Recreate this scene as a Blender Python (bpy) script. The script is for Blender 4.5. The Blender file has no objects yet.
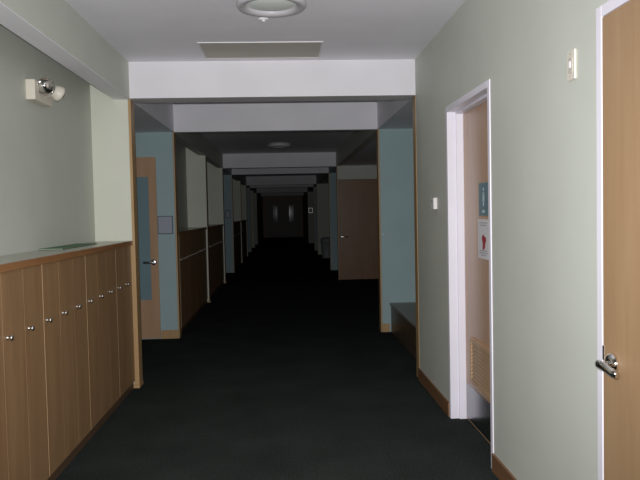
import bpy, bmesh, math
from mathutils import Vector, Matrix

scene = bpy.context.scene
COL = scene.collection
PI = math.pi

# ------------------------------------------------------------------ constants
EYE = 1.463
XR = 1.138            # right wall face
XL = -1.27            # left beam / post face
NICHE = -1.592         # back wall of the locker niches
CEIL = 2.74
LOW = 2.44            # underside of beams and alcove ceilings
Y_BACK = -2.6

# ------------------------------------------------------------------ materials
def new_mat(name):
    m = bpy.data.materials.new(name)
    m.use_nodes = True
    nt = m.node_tree
    return m, nt, nt.nodes['Principled BSDF']

def paint(name, rgb, rough=0.55, var=0.03, scale=2.5, bump=0.02, spec=0.3):
    m, nt, b = new_mat(name)
    tc = nt.nodes.new('ShaderNodeTexCoord')
    n = nt.nodes.new('ShaderNodeTexNoise'); n.inputs['Scale'].default_value = scale; n.inputs['Detail'].default_value = 5
    nt.links.new(tc.outputs['Object'], n.inputs['Vector'])
    r = nt.nodes.new('ShaderNodeValToRGB')
    r.color_ramp.elements[0].position = 0.3; r.color_ramp.elements[1].position = 0.7
    r.color_ramp.elements[0].color = (*[c * (1 - var) for c in rgb], 1)
    r.color_ramp.elements[1].color = (*[min(1, c * (1 + var)) for c in rgb], 1)
    nt.links.new(n.outputs['Fac'], r.inputs['Fac'])
    nt.links.new(r.outputs['Color'], b.inputs['Base Color'])
    b.inputs['Roughness'].default_value = rough
    b.inputs['Specular IOR Level'].default_value = spec
    if bump:
        f = nt.nodes.new('ShaderNodeTexNoise'); f.inputs['Scale'].default_value = 160
        nt.links.new(tc.outputs['Object'], f.inputs['Vector'])
        bp = nt.nodes.new('ShaderNodeBump'); bp.inputs['Strength'].default_value = bump; bp.inputs['Distance'].default_value = 0.01
        nt.links.new(f.outputs['Fac'], bp.inputs['Height'])
        nt.links.new(bp.outputs['Normal'], b.inputs['Normal'])
    return m

def wood(name, light, dark, rough=0.38, stretch=(9, 9, 0.7), coat=0.0, spec=0.35):
    m, nt, b = new_mat(name)
    tc = nt.nodes.new('ShaderNodeTexCoord')
    mp = nt.nodes.new('ShaderNodeMapping'); mp.inputs['Scale'].default_value = stretch
    nt.links.new(tc.outputs['Object'], mp.inputs['Vector'])
    n = nt.nodes.new('ShaderNodeTexNoise'); n.inputs['Scale'].default_value = 1.6
    n.inputs['Detail'].default_value = 7; n.inputs['Roughness'].default_value = 0.6; n.inputs['Distortion'].default_value = 0.7
    nt.links.new(mp.outputs['Vector'], n.inputs['Vector'])
    r = nt.nodes.new('ShaderNodeValToRGB')
    r.color_ramp.elements[0].position = 0.28; r.color_ramp.elements[1].position = 0.72
    r.color_ramp.elements[0].color = (*dark, 1); r.color_ramp.elements[1].color = (*light, 1)
    nt.links.new(n.outputs['Fac'], r.inputs['Fac'])
    nt.links.new(r.outputs['Color'], b.inputs['Base Color'])
    b.inputs['Roughness'].default_value = rough
    b.inputs['Specular IOR Level'].default_value = spec
    return m

def metal(name, rgb, rough):
    m, nt, b = new_mat(name)
    tc = nt.nodes.new('ShaderNodeTexCoord')
    n = nt.nodes.new('ShaderNodeTexNoise'); n.inputs['Scale'].default_value = 30
    nt.links.new(tc.outputs['Object'], n.inputs['Vector'])
    mr = nt.nodes.new('ShaderNodeMapRange')
    mr.inputs['To Min'].default_value = rough * 0.85; mr.inputs['To Max'].default_value = rough * 1.15
    nt.links.new(n.outputs['Fac'], mr.inputs['Value'])
    nt.links.new(mr.outputs['Result'], b.inputs['Roughness'])
    b.inputs['Base Color'].default_value = (*rgb, 1)
    b.inputs['Metallic'].default_value = 1
    return m

def carpet_mat():
    m, nt, b = new_mat('charcoal_carpet')
    tc = nt.nodes.new('ShaderNodeTexCoord')
    n = nt.nodes.new('ShaderNodeTexNoise'); n.inputs['Scale'].default_value = 90; n.inputs['Detail'].default_value = 6
    n2 = nt.nodes.new('ShaderNodeTexNoise'); n2.inputs['Scale'].default_value = 2.2; n2.inputs['Detail'].default_value = 4
    nt.links.new(tc.outputs['Object'], n.inputs['Vector']); nt.links.new(tc.outputs['Object'], n2.inputs['Vector'])
    mx = nt.nodes.new('ShaderNodeMath'); mx.operation = 'MULTIPLY_ADD'
    mx.inputs[1].default_value = 0.7
    nt.links.new(n.outputs['Fac'], mx.inputs[0])
    m2 = nt.nodes.new('ShaderNodeMath'); m2.operation = 'MULTIPLY'; m2.inputs[1].default_value = 0.3
    nt.links.new(n2.outputs['Fac'], m2.inputs[0]); nt.links.new(m2.outputs[0], mx.inputs[2])
    r = nt.nodes.new('ShaderNodeValToRGB')
    r.color_ramp.elements[0].position = 0.36; r.color_ramp.elements[1].position = 0.66
    r.color_ramp.elements[0].color = (0.021, 0.0255, 0.023, 1); r.color_ramp.elements[1].color = (0.044, 0.053, 0.048, 1)
    nt.links.new(mx.outputs[0], r.inputs['Fac'])
    nt.links.new(r.outputs['Color'], b.inputs['Base Color'])
    b.inputs['Roughness'].default_value = 1.0
    b.inputs['Specular IOR Level'].default_value = 0.0
    bp = nt.nodes.new('ShaderNodeBump'); bp.inputs['Strength'].default_value = 0.35; bp.inputs['Distance'].default_value = 0.006
    nt.links.new(n.outputs['Fac'], bp.inputs['Height']); nt.links.new(bp.outputs['Normal'], b.inputs['Normal'])
    return m

M = {}
M['sage'] = paint('sage_wall_paint', (0.575, 0.595, 0.525))
M['cream'] = paint('cream_wall_paint', (0.66, 0.675, 0.57))
M['white'] = paint('white_header_paint', (0.79, 0.775, 0.80))
M['ceiling'] = paint('ceiling_paint', (0.89, 0.875, 0.92), bump=0.03)
M['teal'] = paint('teal_wall_paint', (0.335, 0.45, 0.46))
M['frame'] = paint('door_frame_enamel', (0.82, 0.79, 0.86), rough=0.35, bump=0)
M['carpet'] = carpet_mat()
M['maple'] = wood('maple_veneer', (0.40, 0.26, 0.143), (0.345, 0.212, 0.11))
M['locker'] = wood('maple_locker_fronts', (0.34, 0.205, 0.103), (0.255, 0.147, 0.07), rough=0.42)
M['pinkmaple'] = wood('pale_maple_door', (0.51, 0.325, 0.20), (0.45, 0.275, 0.16), rough=0.27)
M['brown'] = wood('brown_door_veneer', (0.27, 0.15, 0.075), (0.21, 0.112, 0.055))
M['trim'] = wood('honey_wood_trim', (0.50, 0.33, 0.165), (0.41, 0.255, 0.115), rough=0.35)
M['edge'] = wood('counter_wood_edge', (0.36, 0.18, 0.075), (0.27, 0.125, 0.05), stretch=(9, 0.7, 9), rough=0.4)
M['base'] = wood('baseboard_wood', (0.23, 0.118, 0.056), (0.165, 0.082, 0.038), stretch=(9, 0.7, 9), rough=0.4)
M['louver'] = wood('louver_wood', (0.55, 0.36, 0.20), (0.48, 0.30, 0.155))
M['walnut'] = wood('brown_bench_wood', (0.12, 0.08, 0.05), (0.075, 0.05, 0.032), stretch=(9, 0.7, 9))
M['dooredge'] = wood('locker_door_edge', (0.62, 0.44, 0.27), (0.55, 0.37, 0.21))
M['laminate'] = paint('counter_laminate', (0.46, 0.45, 0.38), rough=0.28, var=0.06, scale=40, bump=0, spec=0.5)
M['benchtop'] = paint('bench_laminate', (0.30, 0.30, 0.27), rough=0.5, var=0.06, scale=40, bump=0, spec=0.5)
M['knob'] = metal('satin_knob', (0.50, 0.47, 0.43), 0.36)
M['toe'] = paint('toe_kick', (0.10, 0.06, 0.035), bump=0)
M['green'] = paint('green_card', (0.06, 0.17, 0.075), rough=0.5, bump=0)
M['chrome'] = metal('bright_chrome', (0.74, 0.73, 0.71), 0.09)
M['satin'] = metal('satin_chrome', (0.88, 0.87, 0.86), 0.27)
M['nickel'] = metal('brushed_nickel', (0.62, 0.60, 0.56), 0.28)
M['steel'] = metal('steel_kick_plate', (0.30, 0.30, 0.31), 0.24)
M['plastic'] = paint('cream_plastic', (0.70, 0.65, 0.55), rough=0.4, bump=0)
M['whiteplastic'] = paint('white_plastic', (0.80, 0.76, 0.74), rough=0.4, bump=0)
M['dark'] = paint('dark_grey_plastic', (0.05, 0.05, 0.055), rough=0.4, bump=0)
M['lampdiff'] = paint('lamp_diffuser', (0.80, 0.85, 0.80), rough=0.35, bump=0)
M['lampring'] = paint('lamp_ring', (0.50, 0.485, 0.50), rough=0.4, bump=0)
M['hatch'] = paint('hatch_panel', (0.54, 0.50, 0.44), rough=0.6, bump=0)
M['signteal'] = paint('sign_teal', (0.105, 0.20, 0.22), rough=0.35, bump=0)
M['signpale'] = paint('sign_pale_print', (0.42, 0.52, 0.54), rough=0.5, bump=0)
M['paper'] = paint('paper', (0.70, 0.68, 0.69), rough=0.7, bump=0)
M['red'] = paint('print_red', (0.36, 0.04, 0.055), rough=0.7, bump=0)
M['print'] = paint('print_grey', (0.36, 0.36, 0.40), rough=0.7, bump=0)
M['signgrey'] = paint('sign_grey', (0.34, 0.37, 0.44), rough=0.4, bump=0)
M['signdark'] = paint('sign_dark_edge', (0.06, 0.075, 0.085), rough=0.4, bump=0)
M['lite'] = paint('frosted_glass', (0.19, 0.285, 0.315), rough=0.18, bump=0, spec=0.5)
M['darkglass'] = paint('dark_door_glass', (0.015, 0.018, 0.02), rough=0.05, bump=0, spec=0.5)
M['greybin'] = paint('grey_bin_plastic', (0.30, 0.33, 0.33), rough=0.45, bump=0)

# ------------------------------------------------------------------ mesh helpers
def box(bm, x0, x1, y0, y1, z0, z1, bev=0.0, seg=2):
    r = bmesh.ops.create_cube(bm, size=1.0)
    vs = r['verts']
    for v in vs:
        v.co = Vector(((x0 + x1) / 2 + v.co.x * (x1 - x0), (y0 + y1) / 2 + v.co.y * (y1 - y0), (z0 + z1) / 2 + v.co.z * (z1 - z0)))
    if bev > 0:
        es = list({e for v in vs for e in v.link_edges})
        bmesh.ops.bevel(bm, geom=es, offset=bev, segments=seg, affect='EDGES', profile=0.5)

def axis_mat(p, d):
    d = Vector(d).normalized()
    return Matrix.Translation(Vector(p)) @ d.to_track_quat('Z', 'Y').to_matrix().to_4x4()

def lathe(bm, prof, p=(0, 0, 0), d=(0, 0, 1), n=24):
    """prof: list of (radius, height) along direction d from p"""
    mt = axis_mat(p, d)
    rings = []
    for r, h in prof:
        if r < 1e-6:
            rings.append([bm.verts.new(mt @ Vector((0, 0, h)))])
        else:
            rings.append([bm.verts.new(mt @ Vector((r * math.cos(2 * PI * k / n), r * math.sin(2 * PI * k / n), h))) for k in range(n)])
    for a, b in zip(rings, rings[1:]):
        for k in range(n):
            k2 = (k + 1) % n
            if len(a) == 1 and len(b) == 1: continue
            if len(a) == 1: f = bm.faces.new((a[0], b[k2], b[k]))
            elif len(b) == 1: f = bm.faces.new((a[k], a[k2], b[0]))
            else: f = bm.faces.new((a[k], a[k2], b[k2], b[k]))
            f.smooth = True
    bmesh.ops.recalc_face_normals(bm, faces=bm.faces[:])

def tube(bm, pts, radii, n=12, flat=1.0, up=(0, 0, 1)):
    """swept tube with rounded ends; flat squashes the section along 'up'"""
    pts = [Vector(p) for p in pts]
    rings = []
    for i, p in enumerate(pts):
        t = (pts[min(i + 1, len(pts) - 1)] - pts[max(i - 1, 0)]).normalized()
        u = Vector(up); s = t.cross(u)
        if s.length < 1e-4: s = t.cross(Vector((0, 1, 0)))
        s.normalize(); u = s.cross(t)
        rings.append([bm.verts.new(p + radii[i] * (s * math.cos(2 * PI * k / n) + u * flat * math.sin(2 * PI * k / n))) for k in range(n)])
    for a, b in zip(rings, rings[1:]):
        for k in range(n):
            f = bm.faces.new((a[k], a[(k + 1) % n], b[(k + 1) % n], b[k])); f.smooth = True
    bm.faces.new(rings[0][::-1]); bm.faces.new(rings[-1])
    bmesh.ops.recalc_face_normals(bm, faces=bm.faces[:])

def prism(bm, outline, to3, depth_vec):
    """outline of 2-D points -> solid; to3 maps (u, v) to a point"""
    a = [bm.verts.new(to3(u, v)) for u, v in outline]
    d = Vector(depth_vec)
    b = [bm.verts.new(v.co + d) for v in a]
    bm.faces.new(a); bm.faces.new(b[::-1])
    for k in range(len(a)):
        k2 = (k + 1) % len(a)
        bm.faces.new((a[k], b[k], b[k2], a[k2]))
    bmesh.ops.recalc_face_normals(bm, faces=bm.faces[:])

def obj(name, bm, mat, parent=None, base=None):
    me = bpy.data.meshes.new(name)
    bmesh.ops.recalc_face_normals(bm, faces=bm.faces[:])
    bm.to_mesh(me); bm.free()
    me.materials.append(mat)
    o = bpy.data.objects.new(name, me)
    COL.objects.link(o)
    if parent is not None:
        o.parent = parent
        w = Vector((0, 0, 0)); q = parent
        while q is not None:
            w += q.location; q = q.parent
        me.transform(Matrix.Translation(-w))
    return o

def tag(o, label=None, cat=None, group=None, kind=None):
    if label: o['label'] = label
    if cat: o['category'] = cat
    if group: o['group'] = group
    if kind: o['kind'] = kind
    return o

def thing(name, loc, label, cat, group=None):
    o = bpy.data.objects.new(name, None); COL.objects.link(o)
    o.location = loc; o.empty_display_size = 0.05
    return tag(o, label, cat, group)

def struct(name, mat, *boxes, bev=0.0, label=None):
    bm = bmesh.new()
    for b in boxes: box(bm, *b, bev=bev)
    o = obj(name, bm, mat); o['kind'] = 'structure'
    if label: o['label'] = label
    return o

def part(name, mat, parent, *boxes, bev=0.0, label=None):
    bm = bmesh.new()
    for b in boxes: box(bm, *b, bev=bev)
    o = obj(name, bm, mat, parent)
    if label: o['label'] = label
    return o

def copy_tree(o, parent=None):
    c = o.copy(); COL.objects.link(c)
    if parent is not None: c.parent = parent
    for ch in list(o.children): copy_tree(ch, c)
    return c

# ------------------------------------------------------------------ plan of the hall along Y
# zones of lockers (y0, y1) and bays between them
A1 = 5.735                                   # end of the first locker stretch
BAYS = [(5.68, 8.00), (14.38, 16.80), (23.26, 25.60)]
HT = 0.12                                   # header thickness
END = 40.4
PX = 2.35                                   # side wall of the wide places on the right

struct('floor', M['carpet'], (-3.4, 3.4, Y_BACK - 0.2, END + 0.3, -0.12, 0.0))
BAYTOP = 2.81         # the first bay's ceiling sits a little higher
struct('ceiling', M['ceiling'], (NICHE - 0.15, XR + 0.12, Y_BACK - 0.2, 5.70, CEIL, CEIL + 0.12),
       (NICHE - 0.15, XR + 0.12, 5.70, 8.06, BAYTOP, CEIL + 0.12), (NICHE - 0.15, XR + 0.12, 8.06, END + 0.3, CEIL, CEIL + 0.12))

# --- near stretch, right wall with the two door openings
D1 = (1.42, 2.335)            # near door opening
D2 = (3.668, 4.578)            # restroom door opening
DH = 2.13
FW = 0.04                    # frame face width
bm = bmesh.new()
WT = 0.20
G = FW - 0.004
box(bm, XR, XR + WT, Y_BACK, D1[0] - G, 0, CEIL)
box(bm, XR, XR + WT, D1[0] - G, D1[1] + G, DH + G, CEIL)
box(bm, XR, XR + WT, D1[1] + G, D2[0] - G, 0, CEIL)
box(bm, XR, XR + WT, D2[0] - G, D2[1] + G, DH + G, CEIL)
box(bm, XR, XR + WT, D2[1] + G, 5.68, 0, CEIL)
o = obj('wall_right', bm, M['sage']); o['kind'] = 'structure'

# --- near stretch, left: niche wall, beam and end wall
struct('wall_left', M['sage'], (NICHE - 0.12, NICHE, Y_BACK, A1, 0, CEIL))
struct('beam_left', M['sage'], (-1.398, -1.258, Y_BACK, A1 - 0.001, LOW + 0.004, CEIL))
struct('trim_beam', M['ceiling'], (-1.398, -1.258, Y_BACK, A1 - 0.001, LOW, LOW + 0.0039))
struct('wall_back', M['sage'], (NICHE - 0.12, XR + WT, Y_BACK - 0.12, Y_BACK, 0, CEIL))

def partition(y, mat, t=0.12, cap=0.006):
    """short wall closing a locker niche, with a wood cap on its end"""
    XO = XL + 0.008 if cap > 0.01 else XL - 0.001
    struct('wall_partition', mat, (NICHE - 0.12, XO - cap + 0.002, y, y + t, 0, CEIL))
    bm = bmesh.new()
    box(bm, XO - cap, XO, y - 0.006, y + t + 0.006, 0, LOW - 0.001, bev=0.002)
    if cap > 0.01: box(bm, XL - 0.036, XO + 0.0005 - cap, y - 0.004, y + 0.01, 0, TOP_Z, bev=0.001)
    o = obj('trim_post', bm, M['trim'] if cap > 0.01 else M['base']); o['kind'] = 'structure'
    bm = bmesh.new()
    box(bm, XL - 0.09, XL + 0.012, y - 0.018, y + t + 0.012, 0, 0.03, bev=0.003)
    o = obj('baseboard_post', bm, M['trim']); o['kind'] = 'structure'
TOP_Z = 1.252
partition(A1, M['cream'], cap=0.022)

# corner cap of the right wall
struct('trim_corner', M['trim'], (XR - 0.004, XR + 0.03, 5.680, 5.80, 0, LOW - 0.001), bev=0.003)
struct('wall_corner', M['sage'], (XR + 0.031, 3.0, 5.69, 5.80, 0, LOW))

# --- headers
def header(y):
    struct('beam_header', M['white'], (-1.2575 if y < 6 else XL + 0.0005, XR - 0.0005, y, y + (0.25 if y < 6 else HT), LOW, BAYTOP - 0.001 if y < 9 else CEIL))

def bay(y0, y1, far):
    """wide bay: headers at both ends, dropped side ceilings, teal end walls with wood caps"""
    header(y0); header(y1)
    # dropped ceilings and their upright faces
    struct('ceiling_alcove', M['ceiling'], (-3.0, XL, y0 + HT, y1 + HT, LOW, BAYTOP - 0.001 if y0 < 6 else CEIL))
    struct('ceiling_alcove', M['ceiling'], (XR, 3.0, y0 + HT, y1 + HT, LOW, BAYTOP - 0.001 if y0 < 6 else CEIL))
    # teal walls across
    struct('wall_teal', M['teal'], (-3.0, XL - 0.018, y1, y1 + HT, 0, LOW))
    struct('wall_teal', M['teal'], (XR + 0.018, 3.0, y1, y1 + HT, 0, LOW))
    struct('trim_post', M['trim'], (XL - 0.018, XL, y1 - 0.008, y1 + HT + 0.008, 0, LOW - 0.001), bev=0.003)
    struct('trim_post', M['trim'], (XR, XR + 0.018, y1 - 0.008, y1 + HT + 0.008, 0, LOW - 0.001), bev=0.003)
    # side walls
    struct('wall_alcove', M['teal'], (-3.1, -3.0, y0, y1 + HT, 0, LOW))
    xr = 1.78 if y0 < 6 else 3.0
    struct('wall_alcove', M['teal'], (xr, xr + 0.1, y0 + HT, y1, 0, LOW))

for i, (a, b) in enumerate(BAYS): bay(a, b, i)
# back of the near left bay
struct('wall_alcove', M['teal'], (-3.0, NICHE - 0.121, A1 + 0.01, A1 + 0.13, 0, LOW))

# --- far stretches: niche walls and beams left, wide places right
ZONES = [(8.12, 11.20, 14.26), (16.92, 20.08, 23.14), (25.72, 28.80, 31.86)]
for (z0, zm, z1) in ZONES:
    struct('wall_niche', M['sage'], (NICHE - 0.12, NICHE, z0, z1, 0, CEIL))
    struct('beam_side', M['sage'], (-1.385, XL, z0, z1 + HT, LOW, CEIL))
    partition(zm, M['cream']); partition(z1, M['cream'])
    struct('beam_side', M['sage'], (XR, XR + 0.12, z0, z1 + HT, LOW, CEIL))
    struct('ceiling_low', M['ceiling'], (XR + 0.12, PX + 0.1, z0, z1 + HT, LOW, CEIL))
    struct('wall_side', M['sage'], (PX, PX + 0.1, z0, z1, 0, LOW))
    struct('wall_across', M['sage'], (XR + 0.018, PX + 0.1, z1, z1 + HT, DH + 0.02, LOW),
           *([(2.04, PX + 0.1, z1, z1 + HT, 0, DH + 0.02)] if z0 < 9 else [(XR + 0.018, PX + 0.1, z1, z1 + HT, 0, DH + 0.02)]))
    struct('trim_post', M['trim'], (XR, XR + 0.018, z1 - 0.008, z1 + HT, 0, LOW - 0.001), bev=0.003)
# last stretch to the end doors
header(31.98)
struct('wall_end_side', M['sage'], (XL - 0.12, XL, 31.98, END, 0, CEIL))
struct('wall_end_side', M['sage'], (XR, XR + 0.12, 31.98, END, 0, CEIL))
struct('wall_end', M['base'], (XL - 0.12, XR + 0.12, END, END + 0.12, 0, CEIL))
header(38.0)

# --- baseboards
struct('baseboard_right', M['base'], (XR - 0.014, XR, D1[1] + FW, D2[0] - FW, 0, 0.102),
       (XR - 0.014, XR, D2[1] + FW, 5.679, 0, 0.102), (XR - 0.014, XR, Y_BACK, D1[0] - FW, 0, 0.102), bev=0.003)
struct('baseboard_teal', M['trim'], (-1.485, XL - 0.019, 7.986, 7.9995, 0, 0.102), bev=0.002)
struct('baseboard_teal', M['trim'], (XR + 0.0195, 1.245, 7.986, 7.9995, 0, 0.102), bev=0.002)
for y in (16.80, 25.60):
    struct('baseboard_teal', M['teal'], (-2.9, XL - 0.019, y - 0.014, y - 0.0005, 0, 0.102))
    struct('baseboard_teal', M['teal'], (XR + 0.0195, 2.9, y - 0.014, y - 0.0005, 0, 0.102))

# ------------------------------------------------------------------ doors
def lever(parent, p, out, along, L=0.115, drop=0.0, m='chrome'):
    """rose, spindle and lever handle; out = away from the door, along = the way the lever points"""
    p = Vector(p); out = Vector(out); al = Vector(along)
    bm = bmesh.new()
    lathe(bm, [(0.0, 0.0), (0.037, 0.0), (0.037, 0.007), (0.034, 0.014), (0.026, 0.020), (0.016, 0.022), (0.0, 0.022)], p, out, 28)
    h = obj('door_handle', bm, M[m], parent)
    bm = bmesh.new()
    tube(bm, [p + out * 0.012, p + out * 0.03, p + out * 0.045], [0.011, 0.0105, 0.0115])
    lathe(bm, [(0.0, 0), (0.0125, 0), (0.0125, 0.006), (0.0, 0.007)], p + out * 0.05, out, 16)
    q = p + out * 0.052
    tube(bm, [q - al * 0.012, q, q + al * L * 0.35, q + al * L * 0.75 - out * 0.004 + Vector((0, 0, -drop * .6)), q + al * L - out * 0.012 + Vector((0, 0, -drop))],
         [0.0105, 0.0125, 0.0125, 0.012, 0.010], flat=1.25)
    obj('lever', bm, M[m], h)
    return h

def root_struct(name, loc, label):
    o = bpy.data.objects.new(name, None); COL.objects.link(o); o.location = loc
    o['kind'] = 'structure'; o['label'] = label
    return o

# door_1: big maple door close to the camera
d1 = root_struct('door_1', (XR, 1.93, 0), 'plain maple door in a white frame with a chrome lever, close by on the wall')
part('door_frame', M['frame'], d1,
     (XR - 0.006, XR + 0.075, D1[1], D1[1] + FW, 0, DH + FW), (XR - 0.006, XR + 0.075, D1[0] - FW, D1[0], 0, DH + FW),
     (XR - 0.006, XR + 0.075, D1[0], D1[1], DH, DH + FW), bev=0.002)
part('door_panel', M['maple'], d1, (XR - 0.0042, XR + 0.04, D1[0] + 0.003, D1[1] - 0.003, 0.008, DH - 0.003), bev=0.0015)
lever(d1, (XR - 0.0042, 2.255, 0.915), (-1, 0, 0), (0, -1, 0), L=0.105, drop=0.016)
part('latch_plate', M['nickel'], d1, (XR - 0.0068, XR - 0.004, 2.320, 2.334, 0.912, 0.965), bev=0.001)
part('hinge', M['nickel'], d1, (XR - 0.016, XR - 0.004, D1[0] - 0.006, D1[0] + 0.006, 1.85, 1.95), bev=0.002)

# door_2: restroom door, recessed in its frame
XD = 1.240
d2 = root_struct('door_2', (XD, 4.10, 0), 'recessed maple restroom door with sign, louver and metal kick plate')
part('door_frame', M['frame'], d2,
     (XR - 0.006, XD - 0.045, D2[1], D2[1] + FW, 0, DH + FW), (XR - 0.006, XD - 0.045, D2[0] - FW, D2[0], 0, DH + FW),
     (XR - 0.006, XD - 0.045, D2[0], D2[1], DH, DH + FW), bev=0.003)
part('door_stop', M['frame'], d2, (XD - 0.047, XD + 0.05, D2[1] - 0.014, D2[1] + FW, 0, DH), (XD - 0.047, XD + 0.05, D2[0] - FW, D2[0] + 0.014, 0, DH),
     (XD - 0.047, XD + 0.05, D2[0] - FW, D2[1] + FW, DH - 0.014, DH + FW), bev=0.002)
part('door_panel', M['pinkmaple'], d2, (XD, XD + 0.045, D2[0] + 0.016, D2[1] - 0.016, 0.008, DH - 0.016), bev=0.0015)
bm = bmesh.new()
ly0, ly1, lz0, lz1 = 3.84, 4.405, 0.30, 0.605
for b in ((ly0, ly0 + 0.028, lz0, lz1), (ly1 - 0.028, ly1, lz0, lz1), (ly0 + .028, ly1 - .028, lz0, lz0 + 0.028), (ly0 + .028, ly1 - .028, lz1 - 0.028, lz1)):
    box(bm, XD - 0.016, XD + 0.002, b[0], b[1], b[2], b[3], bev=0.002)
lv = obj('louver', bm, M['louver'], d2); lv['label'] = 'lighter wood louver grille'
bm = bmesh.new()
k = 0
z = lz0 + 0.034
while z < lz1 - 0.04:
    prism(bm, [(0, 0), (0.013, -0.013), (0.013, -0.009), (0, 0.006)],
          lambda u, v, z=z: Vector((XD - 0.0005 - u, ly0 + 0.028, z + 0.010 + v)), (0, ly1 - ly0 - 0.056, 0))
    z += 0.0255
obj('slats', bm, M['maple'], lv)
part('kick_plate', M['steel'], d2, (XD - 0.003, XD + 0.001, D2[0] + 0.03, D2[1] - 0.03, 0.02, 0.265), bev=0.001, label='dark metal kick plate')
lever(d2, (XD, 3.74, 0.915), (-1, 0, 0), (0, 1, 0))

# door_3: maple door with tall glass lite in the first bay
YT = 8.0
d3 = root_struct('door_3', (-1.95, YT, 0), 'maple door with a tall frosted glass pane set in the teal wall')
part('door_panel', M['pinkmaple'], d3,
     (-1.583, -1.492, YT - 0.02, YT, 0.01, 2.15), (-2.40, -2.31, YT - 0.02, YT, 0.01, 2.15),
     (-2.31, -1.583, YT - 0.02, YT, 0.01, 0.47), (-2.31, -1.583, YT - 0.02, YT, 1.92, 2.15), bev=0.001)
part('glass_pane', M['lite'], d3, (-2.31, -1.583, YT - 0.012, YT - 0.004, 0.47, 1.92))
lever(d3, (-1.545, YT - 0.02, 0.915), (0, -1, 0), (-1, 0, 0), m='satin')

# door_4: brown door across the wide place
Y4 = 14.26
d4 = root_struct('door_4', (1.6, Y4, 0), 'tall brown door standing in the dark beyond the second beam')
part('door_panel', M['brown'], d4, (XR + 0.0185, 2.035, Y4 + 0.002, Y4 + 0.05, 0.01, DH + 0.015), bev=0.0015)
part('door_frame', M['trim'], d4, (2.035, 2.0395, Y4 - 0.008, Y4 + 0.05, 0, DH + 0.019))
lever(d4, (1.235, Y4 + 0.002, 0.93), (0, -1, 0), (1, 0, 0), m='satin')
part('peephole', M['chrome'], d4, (1.59, 1.605, Y4 - 0.004, Y4 + 0.003, 1.42, 1.435))

# door_5: double doors at the far end
d5 = root_struct('door_5', (-0.05, END, 0), 'double doors with pull bars closing the far end of the hall')
part('door_frame', M['walnut'], d5, (-1.03, -0.97, END - 0.03, END + 0.001, 0, 2.2), (0.87, 0.93, END - 0.03, END + 0.001, 0, 2.2), (-0.97, 0.87, END - 0.03, END + 0.001, 2.14, 2.2))
for s in (-1, 1):
    c = -0.05
    xs = sorted((c + s * 0.004, c + s * 0.92))
    part('door_leaf', M['walnut'], d5, (xs[0], xs[1], END - 0.02, END - 0.0005, 0.01, 2.135), bev=0.002)
    xs = sorted((c + s * 0.36, c + s * 0.62))
    part('glass_pane', M['darkglass'], d5, (xs[0], xs[1], END - 0.024, END - 0.0195, 0.9, 1.9))
    bm = bmesh.new()
    x = c + s * 0.31 + 0.01
    tube(bm, [(x, END - 0.021, 1.24), (x, END - 0.08, 1.25), (x, END - 0.085, 1.38), (x, END - 0.08, 1.51), (x, END - 0.021, 1.52)], [0.014] * 5, n=16, up=(1, 0, 0))
    obj('pull_bar', bm, M['satin'], d5)

# ------------------------------------------------------------------ lockers
XF = -1.298       # locker fronts
LW = 0.2605
TOP = 1.222
def locker_proto(widths):
    """cabinet of n lockers; origin on the floor at the near end of the front"""
    root = bpy.data.objects.new('locker_cabinet', None); COL.objects.link(root)
    n = len(widths); edges = [sum(widths[:k]) for k in range(n + 1)]; W = edges[-1]
    back = NICHE + 0.004 - XF
    # carcass
    bm = bmesh.new()
    box(bm, back, -0.022, 0.002, W - 0.002, 0.06, TOP)
    for k in range(n + 1):                                  # uprights that show between the doors
        y = min(max(edges[k], 0.009), W - 0.009)
        box(bm, -0.03, -0.007, y - 0.008, y + 0.008, 0.06, TOP)
    obj('body', bm, M['locker'], root)
    bm = bmesh.new(); box(bm, back, -0.012, 0.002, W - 0.002, 0, 0.06)
    obj('toe_kick', bm, M['toe'], root)
    for k in range(n):
        y0, y1 = edges[k], edges[k + 1]
        g0 = 0.0045 if k == 0 else 0.0007
        bm = bmesh.new()
        box(bm, -0.020, 0.0, y0 + g0, y1 - 0.0007, 0.064, TOP - 0.006, bev=0.0007, seg=1)
        d = obj('door', bm, M['locker'], root)
        d.data.materials.append(M['dooredge'])
        for f in d.data.polygons:
            if f.normal.y < -0.9: f.material_index = 1
        bm = bmesh.new()
        lathe(bm, [(0.0, 0.0), (0.011, 0.0), (0.011, 0.003), (0.0065, 0.006), (0.0065, 0.012), (0.0125, 0.016), (0.0145, 0.021), (0.0125, 0.026), (0.007, 0.0285), (0.0, 0.029)],
              (0, y0 + 0.046, 0.910), (1, 0, 0), 20)
        obj('knob', bm, M['knob'], d)
    return root
P = {3: locker_proto([LW] * 3), 2: locker_proto([LW] * 2)}
used = set()
def place_locker(n, y, label, group):
    o = P[n] if n not in used else copy_tree(P[n])
    used.add(n)
    o.location = (XF, y, 0)
    tag(o, label, 'locker', group)
    return o

g = 'maple lockers along the lit hall'
E0 = A1 - 0.009 - 2 * LW                # near edge of the end cabinet
place_locker(2, E0, 'two-door maple locker cabinet against the wood post of the first niche', g)
place_locker(3, E0 - 3 * LW, 'three-door maple locker cabinet next to the two-door cabinet by the wood post', g)
place_locker(3, E0 - 6 * LW, 'three-door maple locker cabinet below the near end of the green folder', g)
place_locker(3, E0 - 9 * LW, 'nearest three-door maple locker cabinet, cut by the picture edge', g)

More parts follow.
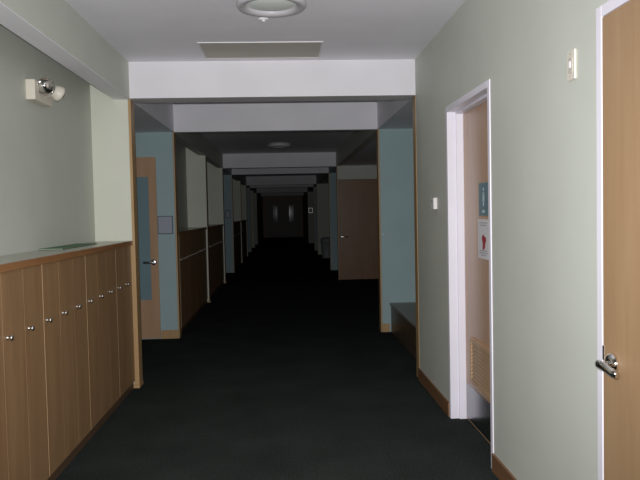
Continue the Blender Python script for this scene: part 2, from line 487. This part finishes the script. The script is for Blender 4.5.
ordn = ['first', 'second', 'third', 'fourth']
def far_run(y1, where, group):
    """eleven lockers ending at y1"""
    y = y1 - 0.012 - LW * 11
    for k, n in enumerate((3, 3, 3, 2)):
        place_locker(n, y, f'{ordn[k]} dark locker cabinet along {where}', group)
        y += n * LW
far_run(11.20, 'the niche just past the first teal wall', 'lockers in the dark stretch past the first teal wall')
far_run(14.26, 'the niche behind the thin lit post', 'lockers behind the thin lit post')
far_run(20.08, 'the niche past the second pair of teal walls', 'lockers past the second teal walls')
far_run(23.14, 'the niche ending at the third wide bay', 'lockers before the third wide bay')

def counter(y0, y1, label):
    t = thing('countertop', (NICHE, y0, TOP), label, 'countertop', 'countertops over the lockers')
    part('top_surface', M['laminate'], t, (NICHE + 0.003, -1.300, y0, y1, TOP + 0.001, TOP + 0.034))
    part('wood_edge', M['edge'], t, (-1.300, -1.283, y0, y1, TOP - 0.004, TOP + 0.034), bev=0.003, label='reddish wood front edge')
counter(E0 - 9 * LW, A1 - 0.009, 'long pale countertop with a reddish wood edge over the lit lockers')
counter(8.13, 11.19, 'countertop in the dark niche just past the first teal wall')
counter(11.33, 14.25, 'countertop in the dark niche behind the thin lit post')
counter(16.93, 20.07, 'countertop in the niche past the second pair of teal walls')
counter(20.21, 23.13, 'countertop in the far niche ending at the third wide bay')

# green folder lying on the counter
t = thing('folder', (-1.53, 4.72, TOP + 0.034), 'flat green folder lying on the countertop by the niche wall', 'folder')
ZT = TOP + 0.035
part('cover', M['green'], t, (-1.585, -1.43, 4.40, 5.20, ZT, ZT + 0.002), (-1.585, -1.43, 4.40, 5.20, ZT + 0.005, ZT + 0.007))
part('pages', M['hatch'], t, (-1.584, -1.436, 4.41, 5.19, ZT + 0.002, ZT + 0.005))

# ------------------------------------------------------------------ emergency light
t = thing('emergency_light', (NICHE, 4.50, 2.28), 'cream emergency light with two round lamp heads high on the sage wall', 'emergency light')
part('housing', M['plastic'], t, (NICHE - 0.001, NICHE + 0.058, 4.305, 4.62, 2.205, 2.333), bev=0.006)
def lamp(p, d, name_mat, shell, k):
    p = Vector(p); d = Vector(d).normalized()
    bm = bmesh.new()
    lathe(bm, [(r * k, h) for r, h in [(0.0, -0.045), (0.026, -0.043), (0.040, -0.03), (0.052, 0.0), (0.054, 0.016), (0.050, 0.018), (0.047, 0.008), (0.0, 0.006)]], p, d, 28)
    tube(bm, [p - d * 0.02, Vector((NICHE + 0.05, p.y, p.z - 0.02))], [0.012, 0.012])
    h = obj('lamp_head', bm, shell, t)
    bm = bmesh.new()
    lathe(bm, [(r * k, h2) for r, h2 in [(0.046, 0.006), (0.042, 0.020), (0.030, 0.032), (0.015, 0.039), (0.0, 0.041)]], p, d, 28)
    obj('lens', bm, name_mat, h)
lamp((NICHE + 0.092, 4.39, 2.302), (0.50, -0.78, -0.34), M['chrome'], M['chrome'], 1.08)
lamp((NICHE + 0.120, 4.545, 2.285), (0.62, 0.70, -0.42), M['chrome'], M['plastic'], 1.0)

# ------------------------------------------------------------------ right wall fittings
t = thing('wall_switch_plate', (XR, 2.583, 2.015), 'cream wall plate with two round screws, high beside the close maple door', 'switch plate')
part('plate', M['plastic'], t, (XR - 0.009, XR, 2.548, 2.618, 1.958, 2.072), bev=0.0025)
bm = bmesh.new(); box(bm, XR - 0.011, XR - 0.0085, 2.565, 2.601, 1.985, 2.045, bev=0.001)
q = obj('rocker', bm, M['hatch'], t)
bm = bmesh.new(); box(bm, XR - 0.015, XR - 0.0108, 2.575, 2.591, 2.004, 2.030, bev=0.002)
obj('toggle', bm, M['whiteplastic'], q)
for z in (1.970, 2.060):
    bm = bmesh.new(); lathe(bm, [(0.0045, 0), (0.0045, 0.001), (0.003, 0.002), (0, 0.002)], (XR - 0.0088, 2.583, z), (-1, 0, 0), 12)
    obj('screw', bm, M['nickel'], t)

t = thing('thermostat', (XR, 4.91, 1.51), 'small white thermostat box on the sage wall beside the restroom door frame', 'thermostat')
part('case', M['whiteplastic'], t, (XR - 0.028, XR, 4.93, 5.02, 1.467, 1.553), bev=0.004)
part('dial_window', M['signpale'], t, (XR - 0.0295, XR - 0.0275, 4.945, 5.005, 1.515, 1.54))

# restroom sign on the door: blue-green plate with a figure in a dress
SX = XD - 0.0005
t = thing('restroom_sign', (SX, 4.09, 1.42), 'square teal restroom sign with a pale figure, high on the recessed door', 'sign')
part('plate', M['signteal'], t, (SX - 0.005, SX, 3.985, 4.195, 1.42, 1.625), bev=0.0015)
bm = bmesh.new()
def to3(u, v): return Vector((SX - 0.0051, 4.095 - u, 1.545 + v))
prism(bm, [(-0.010, 0.022), (0.010, 0.022), (0.022, -0.010), (0.016, -0.012), (0.011, 0.004), (0.022, -0.032), (0.009, -0.032), (0.009, -0.064), (0.002, -0.064), (0.002, -0.034),
           (-0.002, -0.034), (-0.002, -0.064), (-0.009, -0.064), (-0.009, -0.032), (-0.022, -0.032), (-0.011, 0.004), (-0.016, -0.012), (-0.022, -0.010)], to3, (-0.001, 0, 0))
lathe(bm, [(0.011, 0), (0.011, 0.001), (0, 0.001)], to3(0, 0.039), (-1, 0, 0), 20)
obj('pictogram', bm, M['signpale'], t)
bm = bmesh.new()
for k in range(6):
    for j in range(2): box(bm, SX - 0.006, SX - 0.005, 4.072 + k * 0.009, 4.078 + k * 0.009, 1.440 + j * 0.009, 1.446 + j * 0.009)
obj('raised_dots', bm, M['signpale'], t)

t = thing('notice', (SX, 4.118, 1.15), 'white paper notice with a dark red picture, taped under the restroom sign', 'notice')
part('sheet', M['paper'], t, (SX - 0.0015, SX, 4.005, 4.232, 1.150, 1.398))
bm = bmesh.new()
pts = []
for k in range(28):
    a = 2 * PI * k / 28
    r = 0.040 + 0.008 * math.sin(3 * a + 0.6) + 0.005 * math.sin(5 * a)
    pts.append((r * 0.95 * math.cos(a), r * 1.15 * math.sin(a)))
prism(bm, pts, lambda u, v: Vector((SX - 0.0016, 4.105 - u, 1.258 + v)), (-0.0006, 0, 0))
obj('red_picture', bm, M['red'], t)
for k, (w, z) in enumerate(((0.16, 1.372), (0.12, 1.357), (0.15, 1.198), (0.17, 1.184), (0.11, 1.170))):
    part('printed_line', M['print'], t, (SX - 0.0021, SX - 0.0016, 4.118 - w / 2, 4.118 + w / 2, z, z + 0.006))

# ------------------------------------------------------------------ first bay fittings
t = thing('room_sign', (-1.397, YT, 1.245), 'small grey room sign with a dark edge on the teal wall beside the glazed door', 'sign')
part('frame', M['signdark'], t, (-1.488, -1.312, YT - 0.010, YT - 0.0003, 1.243, 1.457), bev=0.002)
bm = bmesh.new()
box(bm, -1.482, -1.322, YT - 0.0115, YT - 0.0095, 1.253, 1.449)
fc = obj('panel', bm, M['signgrey'], t)
for k in range(5): part('printed_line', M['print'], fc, (-1.455, -1.34 - 0.02 * (k % 2), YT - 0.0122, YT - 0.0114, 1.285 + k * 0.028, 1.293 + k * 0.028))

t = thing('bench', (1.5, 6.9, 0), 'low bench with grey top and brown front in the alcove past the corner', 'bench')
part('seat', M['benchtop'], t, (1.245, 1.779, 5.802, 7.985, 0.325, 0.355), bev=0.003)
part('front_panel', M['walnut'], t, (1.262, 1.282, 5.802, 7.985, 0.0, 0.325))
part('base', M['walnut'], t, (1.282, 1.779, 5.804, 7.983, 0.0, 0.325))
t = thing('wall_button', (XR + 0.052, 8.0, 1.175), 'small round pale button on the teal wall edge beside the wood post', 'button')
bm = bmesh.new(); lathe(bm, [(0.030, 0), (0.030, 0.006), (0.026, 0.010), (0, 0.011)], (XR + 0.052, 8.0005, 1.175), (0, -1, 0), 20)
obj('disc', bm, M['signpale'], t)

# small plate on the second bay's teal wall
t = thing('door_plaque', (-1.40, 16.8, 1.45), 'tiny square plaque on the far teal wall past the dark lockers', 'sign')
part('plate', M['signdark'], t, (-1.46, -1.33, 16.79, 16.801, 1.36, 1.56), bev=0.002)
part('panel', M['signgrey'], t, (-1.445, -1.345, 16.788, 16.7905, 1.38, 1.54))

# ------------------------------------------------------------------ ceiling fittings
def ceiling_light(x, y, label):
    t = thing('ceiling_light', (x, y, CEIL), label, 'ceiling light', 'round ceiling lights')
    bm = bmesh.new()
    lathe(bm, [(0.185, 0.0), (0.205, 0.012), (0.208, 0.046), (0.200, 0.058), (0.185, 0.062), (0.158, 0.056), (0.150, 0.044), (0.150, 0.02)], (x, y, CEIL - 0.0005), (0, 0, -1), 56)
    obj('ring', bm, M['lampring'], t)
    bm = bmesh.new()
    lathe(bm, [(0.152, 0.036), (0.12, 0.045), (0.07, 0.051), (0.0, 0.053)], (x, y, CEIL), (0, 0, -1), 48)
    obj('diffuser', bm, M['lampdiff'], t)
ceiling_light(-0.047, 4.035, 'round unlit ceiling light with a pale ring above the lit hall')
ceiling_light(-0.055, 12.43, 'round unlit ceiling light in the dark stretch, above the third beam')
t = thing('smoke_sensor', (-0.105, 4.47, CEIL), 'tiny white sensor knob on the ceiling beside the round light', 'sensor')
bm = bmesh.new()
lathe(bm, [(0.0, 0), (0.034, 0.0), (0.034, 0.005), (0.020, 0.009), (0.0, 0.009)], (-0.105, 4.47, CEIL - 0.0002), (0, 0, -1), 28)
obj('base', bm, M['ceiling'], t)
bm = bmesh.new()
lathe(bm, [(0.013, 0.008), (0.011, 0.013), (0.014, 0.015), (0.014, 0.018), (0.0, 0.02)], (-0.105, 4.47, CEIL), (0, 0, -1), 20)
obj('nozzle', bm, M['whiteplastic'], t)

t = thing('ceiling_hatch', (-0.145, 5.31, CEIL), 'rectangular grey hatch with a pale frame in the ceiling before the white beam', 'hatch')
hx0, hx1, hy0, hy1 = -0.60, 0.31, 5.07, 5.56
part('frame', M['white'], t, (hx0 - 0.014, hx1 + 0.014, hy0 - 0.014, hy0, CEIL - 0.007, CEIL - 0.0003), (hx0 - 0.014, hx1 + 0.014, hy1, hy1 + 0.014, CEIL - 0.007, CEIL - 0.0003),
     (hx0 - 0.014, hx0, hy0, hy1, CEIL - 0.007, CEIL - 0.0003), (hx1, hx1 + 0.014, hy0, hy1, CEIL - 0.007, CEIL - 0.0003), bev=0.0015)
part('panel', M['hatch'], t, (hx0, hx1, hy0, hy1, CEIL - 0.0035, CEIL - 0.0003))

# ------------------------------------------------------------------ far things in the dark
t = thing('waste_bin', (1.30, 21.2, 0), 'grey waste bin standing in the dark beside the distant wall end', 'bin')
bm = bmesh.new()
lathe(bm, [(0.0, 0.0), (0.15, 0.0), (0.155, 0.02), (0.185, 0.55), (0.0, 0.55)], (1.33, 21.3, 0), (0, 0, 1), 28)
obj('bucket', bm, M['greybin'], t)
bm = bmesh.new()
lathe(bm, [(0.192, 0.54), (0.196, 0.57), (0.17, 0.63), (0.09, 0.665), (0.0, 0.67)], (1.33, 21.3, 0), (0, 0, 1), 28)
obj('lid', bm, M['greybin'], t)
t = thing('framed_notice', (1.24, 31.86, 1.5), 'small pale framed notice far down the dark hall', 'notice')
part('frame', M['nickel'], t, (1.17, 1.36, 31.842, 31.8595, 1.44, 1.68), bev=0.002)
part('sheet', M['paper'], t, (1.185, 1.345, 31.838, 31.8425, 1.455, 1.665))

# ------------------------------------------------------------------ camera
F = 670.0
cam = bpy.data.cameras.new('camera')
cam.sensor_fit = 'HORIZONTAL'; cam.sensor_width = 36.0
cam.lens = F / 640.0 * 36.0
cam.clip_start = 0.05; cam.clip_end = 200
co = bpy.data.objects.new('camera', cam); COL.objects.link(co)
yaw = math.atan(35.4 / F); pitch = -math.atan(27.75 / F); roll = math.radians(1.2)
fw = Vector((math.sin(yaw) * math.cos(pitch), math.cos(yaw) * math.cos(pitch), math.sin(pitch)))
r0 = Vector((math.cos(yaw), -math.sin(yaw), 0)); u0 = r0.cross(fw)
r1 = r0 * math.cos(roll) - u0 * math.sin(roll)
u1 = u0 * math.cos(roll) + r0 * math.sin(roll)
mt = Matrix((r1, u1, -fw)).transposed().to_4x4()
mt.translation = Vector((0, 0, EYE))
co.matrix_world = mt
scene.camera = co

# ------------------------------------------------------------------ light: the camera's own flash
fl = bpy.data.lights.new('flash', 'SPOT')
fl.energy = 640
fl.color = (0.985, 0.985, 1.01)
fl.spot_size = math.radians(96); fl.spot_blend = 1.0
fl.shadow_soft_size = 0.012
fo = bpy.data.objects.new('flash', fl); COL.objects.link(fo)
m2 = mt.copy(); m2.translation = Vector((0, 0, EYE)) + u1 * 0.06 - r1 * 0.02 + fw * 0.02
fo.matrix_world = m2

w = bpy.data.worlds.new('night'); scene.world = w
w.use_nodes = True
bg = w.node_tree.nodes['Background']
bg.inputs['Color'].default_value = (0.5, 0.55, 0.6, 1); bg.inputs['Strength'].default_value = 0.002

scene.view_settings.view_transform = 'Standard'
scene.view_settings.look = 'None'
scene.view_settings.exposure = 0.0
scene.view_settings.gamma = 1.0
scene.view_settings.use_curve_mapping = False
